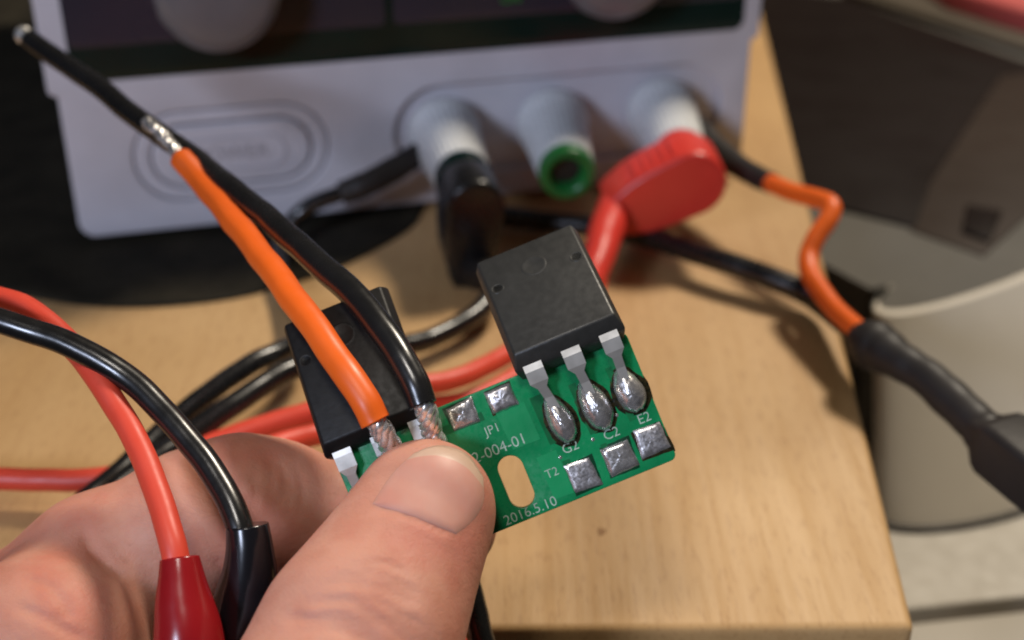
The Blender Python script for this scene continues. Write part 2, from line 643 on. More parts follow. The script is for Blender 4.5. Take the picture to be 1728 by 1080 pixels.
# base slabs
sa, sb_ = at0(1480, 1037, ZB), at0(1800, 1002, ZB)
sa, sb_ = sa + (sa - sb_) * .4, sb_ + (sb_ - sa) * 4
b0 = [(sa[0], sa[1] + 1.6, ZB - 1), (sb_[0], sb_[1] + 1.6, ZB - 1), (sb_[0], 700, ZB - 1), (sa[0], 700, ZB - 1)]
prism("base_slab", b0, [(p[0], p[1], ZB - 30) for p in b0], M['grey_dev'], ap, bev=1.2)
b1 = [(sa[0], 90, ZB - 3), (sb_[0], 90, ZB - 3), (sb_[0], sb_[1] - .6, ZB - 3), (sa[0], sa[1] - .6, ZB - 3)]
prism("base_lip", b1, [(p[0], p[1], ZB - 30) for p in b1], M['grey_dev'], ap, bev=1.2)
b2 = [(50, 110, ZB - 29), (340, 110, ZB - 29), (340, 710, ZB - 29), (50, 710, ZB - 29)]
prism("base_tray", b2, [(p[0], p[1], ZB - 40) for p in b2], M['seam'], ap)

rb = [at0(1530, -40, ZR + 4), at0(1600, 10, ZR + 4), at0(1690, 38, ZR + 4), at0(1820, 74, ZR + 4), at0(1820, -60, ZR + 4)]
bm = bmesh.new()
rbx = empty("red_box", rb[2])
prism("lid", [(p[0], p[1], ZR + 12) for p in rb], [(p[0], p[1], ZR) for p in rb], M['red_cloth'], rbx, bev=3)
tag(rbx, "blurred red box at the far upper right corner behind the grey appliance", "box")
bm.free()

# a dark room floor far below, so that nothing hangs over emptiness
mesh_obj("floor", [(-1500, -900, -420), (1500, -900, -420), (1500, 2200, -420), (-1500, 2200, -420)], [(0, 1, 2, 3)], M['seam'])
tag(bpy.data.objects["floor"], kind="structure")

# ------------------------------------------------------------------ power supply
YAW = math.radians(14.6)
PO = Zp(140, 418, 0)
PT = np.array([math.cos(YAW), math.sin(YAW), 0])
PN = np.array([math.sin(YAW), -math.cos(YAW), 0])      # outwards, to the viewer


def PW(s, o, z):
    return PO + PT * s + PN * o + np.array([0, 0, z])


psu = empty("power_supply", PO, (0, 0, YAW))
tag(psu, "white bench power supply with black front panel and three binding posts", "power supply")
FRONT = (math.radians(90), 0, 0)      # local XY of an outline -> X along the front, Y up, Z towards the viewer


def pfront(name, loops, y_out, depth, bevel, mat, parent=psu):
    o = outline_mesh(name, loops, depth / 2, bevel, mat, parent)
    o.rotation_euler = FRONT
    o.location = (0, -(y_out - depth / 2) * MM, 0)
    return o


bm = box_bm(169.4, 196, 35.6, 2.4, 3, c=(85, 99.6, 20.7))
bm_obj("lower_housing", bm, M['white_abs'], psu)
out = []
for cx_, cy_, rr_, a0 in ((169.5, 80.5, 2.5, 0), (0.5, 80.5, 2.5, 90)):
    out += [(cx_ + rr_ * math.cos(math.radians(a0 + 90 * k / 6)), cy_ + rr_ * math.sin(math.radians(a0 + 90 * k / 6))) for k in range(7)]
out += [(-2, 39.4), (-1.4, 38.6), (-0.3, 38.2), (0, 37.6)]
out += [(4 + 4 * math.cos(math.radians(180 + 90 * k / 8)), 6.6 + 4 * math.sin(math.radians(180 + 90 * k / 8))) for k in range(9)]
out += [(166 + 4 * math.cos(math.radians(270 + 90 * k / 8)), 6.6 + 4 * math.sin(math.radians(270 + 90 * k / 8))) for k in range(9)]
out += [(170, 37.6), (170.3, 38.2), (171.4, 38.6), (172, 39.4)]
plate = pfront("front_plate", [out, stadium(37.7, 20.9, 46.4, 23.0), stadium(120.0, 21.4, 86.0, 23.6)],
               0.4, 1.6, 0.45, M['white_abs'])
bm = box_bm(173.6, 198, 43.6, 2.2, 3, c=(85, 100.4, 39.1 + 21.8))
bm_obj("upper_housing", bm, M['white_abs'], psu)
pan = pfront("front_panel", [rrect(3.6, 41.0, 167.6, 80, 3.0)], 0.6, 2.2, 0.5, M['black_gloss'])
scrn = pfront("screen", [rrect(3.9, 49.2, 76, 79, 1.5)], 0.72, 0.9, 0.1, M['screen'], psu)
scr2 = pfront("screen", [rrect(78, 49.2, 166.5, 79, 1.5)], 0.70, 0.9, 0.1, M['screen'], psu)
text_mesh("indicator_print", "ON", 3.2, M['green_mark'], psu, (0, 0, 0))
ind = bpy.data.objects["indicator_print"]
ind.rotation_euler = FRONT
ind.location = (106.5 * MM, -0.85 * MM, 53.4 * MM)

for s, z in ((37.6, 62.6), (130.2, 63.0)):
    k = lathe("knob", [(13.6, 0), (14.0, 1.5), (14.1, 8.0), (13.6, 10.0), (11.6, 12.4), (10.8, 12.9), (4, 12.9)], M['knob'], psu, 72,
              ribs=(60, 0.35, 1.4, 8.1))
    k.rotation_euler = FRONT
    k.location = (s * MM, -0.75 * MM, z * MM)
    d = outline_mesh("pointer_mark", [stadium(0, 7.5, 0.9, 4)], 0.12, 0.03, M['silk'], k)
    d.location = (0, 0, 12.95 * MM)
for sx in (14, 156):
    for sy in (16, 184):
        f_ = lathe("rubber_foot", [(5.5, 0), (6.5, 3.2)], M['black_rubber'], psu, 24)
        f_.location = (sx * MM, sy * MM, 0)

btn = pfront("power_button", [stadium(37.7, 20.9, 37.5, 15.2)], 0.9, 2.4, 0.8, M['white_abs'])
ring = pfront("button_surround", [stadium(37.7, 20.9, 45.6, 22.2), stadium(37.7, 20.9, 38.6, 16.3)], 0.2, 1.2, 0.35, M['white_abs'], psu)
rim2 = pfront("button_inlay", [stadium(37.7, 20.9, 25.5, 8.4), stadium(37.7, 20.9, 24.7, 7.6)], 1.0, 0.5, 0.05, M['engrave'], btn)
rim2.rotation_euler = (0, 0, 0)
rim2.location = (0, 0, 1.3 * MM)
M['letter'] = plastic("button_letter", (0.36, 0.345, 0.37), 0.5, 0.05, 0.05, 300)
tx = text_mesh("button_lettering", "POWER", 5.0, M['letter'], btn, (37.7, 20.9, 1.22), 0, 0.06)

# binding posts, a little drooping
def post_axis(px, py, s, L=30.0):
    b = PW(s, -0.8, 22.0)
    best = None
    for d in np.arange(300, 350, 0.5):
        v = A(px, py, d) - b
        e = abs(np.linalg.norm(v) - L)
        if best is None or e < best[0]:
            best = (e, v)
    return b, best[1] / np.linalg.norm(best[1])


POSTS = {}
for nm, s, ex in (("black", 89.0, (781, 300)), ("green", 117.3, (955, 286)), ("red", 146.4, (1147, 262))):
    b, ax = post_axis(*ex, s)
    POSTS[nm] = (b, ax)
    loc = psu_local = None
    p = empty("binding_post", (0, 0, 0))
    p.parent = psu
    inv = Matrix.Translation(Vector([c * MM for c in PO])) @ Matrix.Rotation(YAW, 4, 'Z')
    inv = inv.inverted()
    lb = inv @ Vector([c * MM for c in b])
    la = inv.to_3x3() @ Vector(ax)
    p.location = lb
    p.rotation_euler = la.to_track_quat('Z', 'Y').to_euler()
    p["label"] = "binding post with %s plug" % nm if nm != "green" else "binding post with green socket ring"
    lathe("cap", [(7.0, 1.2), (8.5, 1.8), (9.0, 3.0), (9.0, 4.5), (8.7, 6.0), (8.6, 6.4), (8.1, 12), (7.6, 18), (7.1, 24), (6.8, 29.0), (6.2, 29.3)],
          M['post_plastic'], p, 128, ribs=(32, 0.26, 6.1, 29.1))
    cmat = {"black": M['black_gloss'], "green": M['green_ring'], "red": M['red_plug']}[nm]
    lathe("base_collar", [(6.4, 0.0), (6.4, 1.6), (6.0, 1.9)], M['post_plastic'], p, 40)
    lathe("socket_ring", [(4.0, 28.8), (6.5, 29.2), (6.75, 31.2), (6.3, 32.6), (5.3, 33.0), (4.3, 32.7), (3.7, 31.8), (3.4, 29.9), (0.5, 29.8)], cmat, p, 48)
    lathe("socket_hole", [(3.35, 29.85), (3.3, 30.0), (1.2, 30.0)], M['socket_dark'], p, 24)

# ------------------------------------------------------------------ banana plugs with their leads
def plug(nm, side_dir, mat, wire, name, label, R_=7.6):
    b, ax = POSTS[nm]
    r = empty(name, b + ax * 33.0)
    x = np.asarray(side_dir, float)
    x = x - ax * (x @ ax)
    x /= np.linalg.norm(x)
    y = np.cross(ax, x)
    m = Matrix(((x[0], y[0], ax[0]), (x[1], y[1], ax[1]), (x[2], y[2], ax[2])))
    r.rotation_euler = m.to_euler()
    tag(r, label, "plug lead")
    # tapered obround body lying across the post
    n = 14
    lp = []
    for k in range(n + 1):
        a = math.radians(90 + 180 * k / n)
        lp.append((R_ * math.cos(a), R_ * math.sin(a)))
    q_ = R_ / 7.6
    lp += [(8, -7.3 * q_), (13, -6.6 * q_), (18, -5.0 * q_), (20, -4.0 * q_), (20, 4.0 * q_), (18, 5.0 * q_), (13, 6.6 * q_), (8, 7.3 * q_)]
    body = outline_mesh("plug_body", [lp], 6.6, 1.3, mat, r, res=4)
    body.location = (0, 0, 7.2 * MM)
    lathe("pin_shroud", [(5.4, -0.4), (5.6, 2.2)], mat, r, 32)
    for k in range(5):
        for sg in (1, -1):
            rb_ = bm_obj("grip_rib", box_bm(1.1, 1.0, 8.6, 0.35, 2), mat, r)
            rb_.location = ((1.0 + 2.4 * k) * MM, sg * (R_ - 0.05 - 0.055 * (k * 2.2) ** 1.2) * MM, 7.2 * MM)
            rb_.rotation_euler = (0, 0, -sg * 0.10)
    return r, x, y, ax


def world_child(o, parent):
    bpy.context.view_layer.update()
    o.parent = parent
    o.matrix_parent_inverse = parent.matrix_world.inverted()
    return o


b, ax = POSTS["red"]
tgt = A(1010, 470, 300.0)
c = b + ax * 40.2
r_plug, px_, py_, pax = plug("red", tgt - c, M['red_plug'], M['red_wire'], "red_banana_plug",
                             "red banana plug in the right binding post with its red leads", 8.1)
s0 = c + px_ * 18
tgt = Zp(985, 500, 9)
world_child(tube("strain_relief", [s0, s0 * .66 + tgt * .34 + np.array([0, 0, .5]), s0 * .3 + tgt * .7, tgt], [4.6, 4.1, 3.4, 2.9], M['red_plug'], None), r_plug)
redA = [s0 * .3 + tgt * .7, tgt, Zp(900, 570, 6), Zp(790, 632, 8), Zp(690, 655, 10), Zp(530, 694, 10), Zp(400, 733, 9), Zp(280, 778, 7), Zp(170, 808, 6), Zp(60, 809, 6), Zp(-120, 806, 6)]
world_child(tube("red_cable", redA, 2.0, M['red_wire'], None), r_plug)
redB = [s0 * .3 + tgt * .7 + np.array([1, -1, -2]), tgt + np.array([1, -2, -2.5]), Zp(920, 600, 3), Zp(800, 672, 3.5), Zp(690, 690, 6), Zp(550, 728, 10), Zp(440, 762, 12), Zp(250, 850, 8), Zp(110, 900, 4), Zp(20, 946, 3), Zp(-80, 1010, 3)]
world_child(tube("red_cable", redB, 2.0, M['red_wire'], None), r_plug)

b, ax = POSTS["black"]
tgt = A(835, 470, 285.0)
c = b + ax * 40.2
k_plug, px_, py_, pax = plug("black", tgt - c, M['black_plug'], M['black_wire'], "black_banana_plug",
                             "black banana plug in the left binding post with its black lead", 6.7)
s0 = c + px_ * 18
tgt = Zp(838, 470, 8)
world_child(tube("strain_relief", [s0, s0 * .66 + tgt * .34, s0 * .3 + tgt * .7, tgt], [4.6, 4.1, 3.4, 2.9], M['black_rubber'], None), k_plug)
world_child(tube("black_cable", [s0 * .3 + tgt * .7, tgt, Zp(815, 520, 6), Zp(740, 565, 5), Zp(650, 590, 7), Zp(560, 605, 12), Zp(490, 622, 13), Zp(400, 680, 12), Zp(320, 735, 10), Zp(240, 790, 9), Zp(170, 850, 8), Zp(90, 960, 6), Zp(-60, 1100, 6)],
                 2.15, M['black_wire'], None), k_plug)

# black lead pushed into the cross hole of the left post
kl = empty("black_post_lead", PW(89, 8, 22))
tag(kl, "black wire leaving the left binding post sideways towards the dark corner", "wire")
world_child(tube("heat_shrink", [PW(91, 7, 21), PW(84, 9, 20.5), Zp(640, 300, 17), Zp(575, 327, 14)], [2.0, 2.8, 3.1, 2.9], M['shrink'], None, wob=.02), kl)
world_child(tube("insulation", [Zp(600, 317, 14.8), Zp(515, 352, 11), Zp(478, 400, 5), Zp(474, 460, 3.2), Zp(500, 530, 5), Zp(520, 565, 10), Zp(490, 585, 13), Zp(430, 612, 14), Zp(350, 665, 12), Zp(270, 730, 9), Zp(200, 800, 7), Zp(140, 850, 6), Zp(40, 960, 6)],
                 2.0, M['black_wire'], None), kl)

# orange and black battery lead with shrunk connector, hanging over the edge of the board
ol = empty("connector_lead", Zp(1400, 345, 20))
tag(ol, "orange and black lead running into a black heat-shrunk connector over the board edge", "cable")
jx = A(1470, 580, 270)
world_child(tube("post_sleeve", [PW(148, 8, 21), PW(152, 9, 20.5), A(1215, 258, 336), A(1262, 290, 326), A(1302, 309, 318)], [2.2, 2.9, 3.1, 2.8, 2.5], M['shrink'], None, wob=.02), ol)
world_child(tube("orange_wire", [A(1285, 301, 321), A(1330, 322, 312), A(1375, 336, 305), A(1402, 346, 300), A(1400, 366, 298), A(1376, 402, 297), A(1365, 432, 296), A(1370, 466, 292), A(1395, 506, 285), A(1435, 546, 276), A(1480, 578, 268)],
                 2.15, M['orange_far'], None), ol)
bk = [POSTS["black"][0] + np.array([4, -14, -16.5]), Zp(900, 372, 4), Zp(1010, 382, 5), Zp(1110, 406, 6), Zp(1200, 434, 6.5), Zp(1290, 466, 6), Zp(1370, 500, 5), A(1432, 550, 279), A(1480, 590, 270)]
world_child(tube("black_wire", bk, 2.6, M['black_wire'], None), ol)
sl = [A(1452, 570, 273), A(1468, 580, 270), A(1490, 592, 267), A(1520, 610, 263), A(1560, 634, 259), A(1605, 672, 254), A(1645, 712, 249), A(1668, 736, 246)]
world_child(tube("heat_shrink_sleeve", sl, [3.4, 4.9, 4.7, 3.7, 3.6, 3.7, 3.8, 4.1], M['shrink'], None, seg=26, wob=.02), ol)
# boxy end
ca, cb = A(1655, 722, 247), A(1760, 806, 236)
ax_ = (cb - ca) / np.linalg.norm(cb - ca)
sd = np.cross(ax_, np.array([0, 0, 1.0]))
sd /= np.linalg.norm(sd)
upv = np.cross(sd, ax_)
bm = bmesh.new()
rings = []
for t_, w_, h_ in ((0, 3.4, 2.6), (1.5, 3.9, 3.2), (3.6, 4.9, 4.9), (5.0, 5.2, 5.3), (14, 5.2, 5.3), (22, 5.0, 5.1), (23, 4.4, 4.5)):
    ring_ = []
    for (x_, y_) in rrect(-w_, -h_, w_, h_, min(1.5, h_ * .5), 4):
        ring_.append(bm.verts.new([q * MM for q in (ca + ax_ * t_ + sd * x_ + upv * y_)]))
    rings.append(ring_)
for i in range(len(rings) - 1):
    n_ = len(rings[0])
    for k in range(n_):
        bm.faces.new((rings[i][k], rings[i][(k + 1) % n_], rings[i + 1][(k + 1) % n_], rings[i + 1][k]))
bm.faces.new(rings[0][::-1])
bm.faces.new(rings[-1])
world_child(bm_obj("connector", bm, M['shrink'], None, angle=60), ol)

# ------------------------------------------------------------------ circuit board
DP = 186.0
PPM = FPX / DP
ang = math.radians(22.3)
BU = RT * math.cos(ang) + UP * math.sin(ang)
BV = -RT * math.sin(ang) + UP * math.cos(ang)
BW = -FW
# a slight tilt so that the face is not dead square to the lens
PC = A(851, 767, DP)
pcb = empty("circuit_board", PC)
pcb.rotation_euler = Matrix(((BU[0], BV[0], BW[0]), (BU[1], BV[1], BW[1]), (BU[2], BV[2], BW[2]))).to_euler()
tag(pcb, "green circuit board carrying two power transistors, held by the hand", "circuit board")


def uv(px, py):
    x, y = (px - 851) / PPM, (py - 767) / PPM
    return (x * math.cos(ang) - y * math.sin(ang), -x * math.sin(ang) - y * math.cos(ang))


hw, hh, ht = 21.5, 9.3, 0.8
su, sv = uv(871, 812)
slot = [(su + x, sv + y) for x, y in stadium(0, 0, 3.5, 7.4, 12)]
sub = outline_mesh("substrate", [rrect(-hw, -hh, hw, hh, 0.9, 6), slot], ht, 0.12, M['pcb'], pcb, res=2)


def blob(name, outline, height, mat, parent, base=ht, irregular=0.0, peak=(0, 0), rings=6, pw=0.5, flat=False):
    """domed lump over a 2D outline (u, v in mm about its centre)"""
    cx = sum(p[0] for p in outline) / len(outline)
    cy = sum(p[1] for p in outline) / len(outline)
    n = len(outline)
    rs = random.Random(int(abs(cx * 991 + cy * 77)))
    vs, fs = [], []
    for j in range(rings):
        t = j / rings
        s = 1 - t
        h = height * (1 - (1 - t) ** 2) ** pw
        for k, (x, y) in enumerate(outline):
            jz = rs.uniform(-irregular, irregular) * height * (1 if j else 0)
            vs.append((cx + (x - cx) * s + peak[0] * t, cy + (y - cy) * s + peak[1] * t, base + h + jz - (0.03 if j == 0 else 0)))
    vs.append((cx + peak[0], cy + peak[1], base + height))
    for j in range(rings - 1):
        for k in range(n):
            a, b_ = j * n + k, j * n + (k + 1) % n
            fs.append((a, b_, b_ + n, a + n))
    for k in range(n):
        fs.append(((rings - 1) * n + k, (rings - 1) * n + (k + 1) % n, len(vs) - 1))
    o = mesh_obj(name, vs, fs, mat, parent, smooth=True)
    return o


def ellipse(cx, cy, a, b_, n=24, tear=0.0, rot=0.0, jit=0.0, seed=0):
    rs = random.Random(seed)
    out = []
    for k in range(n):
        t = 2 * math.pi * k / n
        x, y = a * math.cos(t), b_ * math.sin(t)
        x *= 1 - tear * (y / b_)
        j = 1 + rs.uniform(-jit, jit)
        x, y = x * j, y * j
        out.append((cx + x * math.cos(rot) - y * math.sin(rot), cy + x * math.sin(rot) + y * math.cos(rot)))
    return out


def jrect(cx, cy, w, h, seed, jit=0.12, n=6):
    rs = random.Random(seed)
    base = []
    cs = [(-w / 2, -h / 2), (w / 2, -h / 2), (w / 2, h / 2), (-w / 2, h / 2)]
    cs = [(x + rs.uniform(-jit, jit), y + rs.uniform(-jit, jit)) for x, y in cs]
    for i in range(4):
        a, b_ = cs[i], cs[(i + 1) % 4]
        for k in range(n):
            t = k / n
            base.append((cx + a[0] + (b_[0] - a[0]) * t + rs.uniform(-.05, .05), cy + a[1] + (b_[1] - a[1]) * t + rs.uniform(-.05, .05)))
    return base


# copper pours and tracks under the mask, standing a few hundredths proud
M['pcb_pour'] = plastic("mask_over_copper", (0.012, 0.30, 0.105), 0.32, 0.18, 0.15, 700)
M['pcb_gap'] = plastic("mask_over_bare_board", (0.004, 0.135, 0.042), 0.32, 0.25, 0.15, 700)


def pour(px_poly, mat, z=0.0):
    lp = [uv(*p) for p in px_poly]
    vs_ = [(x, y, ht + 0.035 + z) for x, y in lp] + [(x, y, ht - 0.05) for x, y in lp]
    n_ = len(lp)
    fs_ = [tuple(range(n_))] + [(i_, i_ + n_, (i_ + 1) % n_ + n_, (i_ + 1) % n_) for i_ in range(n_)]
    o_ = mesh_obj("copper_pour" if mat is M['pcb_pour'] else "bare_strip", vs_, fs_, mat, pcb)
    bm_ = bmesh.new()
    bm_.from_mesh(o_.data)
    bmesh.ops.recalc_face_normals(bm_, faces=bm_.faces)
    bm_.to_mesh(o_.data)
    bm_.free()


pour([(893, 672), (912, 664), (948, 742), (928, 750)], M['pcb_gap'])
pour([(958, 650), (970, 645), (1008, 728), (996, 733)], M['pcb_gap'])
pour([(1020, 622), (1030, 618), (1072, 706), (1062, 711)], M['pcb_gap'])
pour([(740, 722), (812, 694), (818, 708), (746, 736)], M['pcb_gap'])
pour([(948, 778), (960, 773), (984, 826), (972, 831)], M['pcb_gap'])
pour([(1012, 750), (1022, 746), (1046, 797), (1036, 801)], M['pcb_gap'])
pour([(836, 696), (884, 677), (912, 740), (866, 758)], M['pcb_pour'], 0.004)
pour([(905, 772), (938, 758), (968, 830), (936, 842)], M['pcb_pour'], 0.004)

# square tinned pads: (pixel centre, size, height, material)
for i, (px, py, w, h, ht_, mt) in enumerate([
        (780, 699, 3.9, 3.3, 0.55, 'solder'), (846, 672, 3.6, 3.2, 0.75, 'solder_flat'),
        (984, 800, 3.9, 4.1, 0.28, 'solder_flat'), (1046, 771, 4.0, 4.3, 0.60, 'solder'), (1099, 742, 4.1, 4.2, 0.40, 'solder_flat'),
        (704, 902, 3.9, 4.1, 0.4, 'solder_flat'), (640, 925, 3.9, 4.1, 0.4, 'solder_flat')]):
    u_, v_ = uv(px, py)
    blob("flux_stain", jrect(u_, v_, w + 0.55, h + 0.55, 40 + i, 0.2), 0.05, M['flux'] if i in (1, 4) else M['dark_mask'], pcb, pw=0.25)
    blob("solder_pad", jrect(u_, v_, w, h, 10 + i, 0.28), ht_, M[mt], pcb, irregular=0.10, rings=7, pw=0.32)

# the three large solder joints of the right transistor
JOINTS = [((944, 706), 1.75, 3.6), ((1003, 682), 1.95, 3.8), ((1060, 657), 1.95, 3.3)]
for i, ((px, py), a, b_) in enumerate(JOINTS):
    u_, v_ = uv(px, py)
    blob("flux_stain", ellipse(u_, v_ - 0.2, a + 0.75, b_ + 0.55, 28, 0.12, math.radians(6), 0.05, i), 0.06, M['flux'], pcb, pw=0.25)
    blob("solder_joint", ellipse(u_, v_, a, b_, 28, 0.22, math.radians(6), 0.03, 5 + i), 2.0, M['solder'], pcb, irregular=0.03, rings=9, peak=(0.1, -0.5), pw=0.55)

# silk screen writing
for body, px, py, size in (("JP1", 831, 724, 1.75), ("G2", 962, 754, 1.9), ("C2", 1031, 731, 1.9), ("E2", 1086, 705, 1.9), ("T2", 931, 797, 1.7),
                           ("2016.5.10", 895, 861, 1.95), ("2-004-01", 843, 756, 2.15)):
    u_, v_ = uv(px, py)
    text_mesh("silkscreen_print", body, size, M['silk'], pcb, (u_, v_, ht + 0.03), 0, 0.015, -0.012)
for px, py in ((945, 771), (1000, 741), (1040, 700)):
    u_, v_ = uv(px, py)
    blob("via", ellipse(u_, v_, 0.28, 0.28, 12), 0.06, M['solder'], pcb)


# transistors
def rot_about(v, axis, a):
    return Matrix.Rotation(a, 3, Vector(axis)) @ Vector(v)


def transistor(legs_px, tilt, mat, label, lift):
    """legs_px: pixel of the points where the three legs leave the body. tilt: backwards lean (rad)"""
    pts = [uv(*p) for p in legs_px]
    cu = sum(p[0] for p in pts) / 3
    cv = sum(p[1] for p in pts) / 3
    t = empty("transistor")
    t.parent = pcb
    t.location = (cu * MM, cv * MM, lift * MM)
    t["label"] = label
    # body in local coordinates: x across, y along the body away from the legs, leaning back by tilt
    e = empty("package")
    e.parent = t
    e.rotation_euler = (-tilt, 0, 0)
    bpy.data.objects.remove(e)
    W, L, T = 15.8, 20.8, 5.0
    bm = bmesh.new()
    lo = [(-W / 2 + .5, 0.4), (W / 2 - .5, 0.4), (W / 2 - .5, L - .4), (-W / 2 + .5, L - .4)]
    hi = [(-W / 2, 0), (W / 2, 0), (W / 2, L), (-W / 2, L)]
    tp = [(-W / 2 + .7, 0.9), (W / 2 - .7, 0.9), (W / 2 - .7, L - .7), (-W / 2 + .7, L - .7)]
    rr = []
    for lp, z in ((lo, -T / 2), (hi, -0.4), (hi, 0.2), (tp, T / 2)):
        rr.append([bm.verts.new((x * MM, y * MM, z * MM)) for x, y in lp])
    for i in range(3):
        for k in range(4):
            bm.faces.new((rr[i][k], rr[i][(k + 1) % 4], rr[i + 1][(k + 1) % 4], rr[i + 1][k]))
    bm.faces.new(rr[0][::-1])
    bm.faces.new(rr[-1])
    bmesh.ops.recalc_face_normals(bm, faces=bm.faces)
    bmesh.ops.bevel(bm, geom=bm.edges[:], offset=0.35 * MM, segments=2, profile=0.5, affect='EDGES')
    body = bm_obj("package", bm, mat, t)
    body.rotation_euler = (-tilt, 0, 0)
    # mounting hole dimple and shallow mould mark
    d = lathe("mounting_hole", [(1.9, 0), (1.75, 0.06), (1.5, 0.05), (1.4, 0.02)], mat, body, 28)
    d.location = (0, (L - 5.6) * MM, (T / 2 - 0.01) * MM)
    for sx in (-1, 1):
        d = lathe("mould_mark", [(0.95, 0), (0.9, 0.05), (0.75, 0.05), (0.7, 0.01)], mat, body, 24)
        d.location = (sx * (W / 2 - 2.0) * MM, (L - 7.2) * MM, (T / 2 - 0.01) * MM)
    tab = bm_obj("heat_tab", box_bm(13.6, 17.5, 0.6, 0.15, 1), M['lead'], body)
    tab.location = (0, (L - 9.3) * MM, (-T / 2 - 0.2) * MM)
    return t, body


def strip(name, pts, w, th, mat, parent, wup=(0, 0, 1)):
    """flat ribbon along pts with a width for each point (a metal leg), in the parent's frame"""
    pts = [np.asarray(p, float) for p in pts]
    vs, fs = [], []
    for i, p in enumerate(pts):
        tn = pts[min(i + 1, len(pts) - 1)] - pts[max(i - 1, 0)]
        tn /= np.linalg.norm(tn)
        sd_ = np.array([1.0, 0, 0])
        nn = np.cross(sd_, tn)
        nn /= np.linalg.norm(nn)
        for a_, b2_ in ((-1, -1), (1, -1), (1, 1), (-1, 1)):
            vs.append(p + sd_ * a_ * w[i] / 2 + nn * b2_ * th / 2)
    for i in range(len(pts) - 1):
        for k in range(4):
            a_, b2_ = i * 4 + k, i * 4 + (k + 1) % 4
            fs.append((a_, b2_, b2_ + 4, a_ + 4))
    fs += [(3, 2, 1, 0), tuple(len(vs) - 4 + k for k in range(4))]
    return mesh_obj(name, vs, fs, mat, parent)


# right transistor: leans back, so its face catches the lamp
tR, bR = transistor([(897, 616), (961, 591), (1025, 565)], math.radians(44), M['igbt_grey'], "grey power transistor on the right of the board", 3.6)
for i, ((px, py), a, b_) in enumerate(JOINTS):
    u_, v_ = uv(px, py)
    lu, lv = u_ - tR.location[0] / MM, v_ - tR.location[1] / MM
    x0 = (i - 1) * 5.45
    z1 = ht + 1.3 - 3.6
    strip("leg", [(x0, 1.2, -0.2), (x0, -0.6, 0.1), (x0 * .99 + lu * .01, -2.2, -0.1), (x0 * .85 + lu * .15, -3.0, -0.45), (x0 * .35 + lu * .65, -4.6, -1.25), (lu, lv + 2.1, z1), (lu, lv + 0.3, z1 - .3)],
          [2.6, 2.6, 2.6, 1.3, 1.25, 1.25, 1.2], 0.6, M['leg_metal'], tR)

# left transistor: upright black one behind the two soldered wires
tL, bL = transistor([(576, 762), (643, 735), (710, 707)], math.radians(26), M['igbt_black'], "black power transistor on the left of the board", 1.9)
for i in range(3):
    x0 = (i - 1) * 5.45
    strip("leg", [(x0, 1.2, 0.0), (x0, -0.5, 0.2), (x0, -2.3, 0.2), (x0, -3.2, 0.0), (x0, -5.0, -0.5), (x0, -7.5, -0.75), (x0, -9.5, -0.8)],
          [2.6, 2.6, 2.6, 1.3, 1.25, 1.25, 1.2], 0.6, M['leg_metal'], tL)
for i, (px, py) in enumerate(((612, 850), (676, 822), (742, 795))):
    u_, v_ = uv(px, py)
    blob("solder_joint", ellipse(u_, v_, 1.8, 2.9, 24, 0.2, 0, 0.04, 60 + i), 1.6, M['solder'], pcb, irregular=0.04, rings=7, pw=0.55)
# shaded copper-free strip on the left end
u_, v_ = uv(640, 800)

# ------------------------------------------------------------------ the two wires soldered to the board
wo = empty("orange_wire", A(640, 712, 182.5))
tag(wo, "thick orange wire soldered to the board, its other end bare and tinned", "wire")
world_child(tube("insulation", [A(306, 268, 232), A(350, 318, 227), A(410, 392, 211), A(470, 470, 196), A(525, 545, 186), A(575, 615, 181), A(613, 672, 178.5), A(634, 712, 178.3)], 2.02, M['orange'], None, n=18, seg=24, wob=.008), wo)


def strands(name, pts, r, mat, parent, k=6, twist=2.2):
    path = catmull(pts, 12)
    vs, fs = [], []
    tan = np.gradient(path, axis=0)
    tan /= np.linalg.norm(tan, axis=1)[:, None]
    u = np.cross(tan[0], [0.3, 0.2, 0.9])
    u /= np.linalg.norm(u)
    for q in range(k):
        pp = []
        for i, p in enumerate(path):
            uu = u - tan[i] * (u @ tan[i])
            uu /= np.linalg.norm(uu)
            vv = np.cross(tan[i], uu)
            a = 2 * math.pi * q / k + twist * i / len(path) * math.pi
            rr = r * 0.55 * (1 + 0.15 * math.sin(i * 0.9 + q * 2))
            pp.append(p + rr * (uu * math.cos(a) + vv * math.sin(a)))
        v, f = tube_data(pp, r * 0.48, 8)
        o_ = len(vs)
        vs += v
        fs += [tuple(x + o_ for x in ff) for ff in f]
    return world_child(mesh_obj(name, vs, fs, mat, None, smooth=True), parent)


strands("bare_end", [A(312, 276, 231.5), A(290, 246, 234), A(268, 222, 236), A(247, 206, 238)], 1.15, M['solder'], wo)
o = strands("soldered_end", [A(630, 704, 178.5), A(648, 732, 179.6), A(662, 760, 182.3), A(672, 785, 183.5)], 1.5, M['lead'], wo)

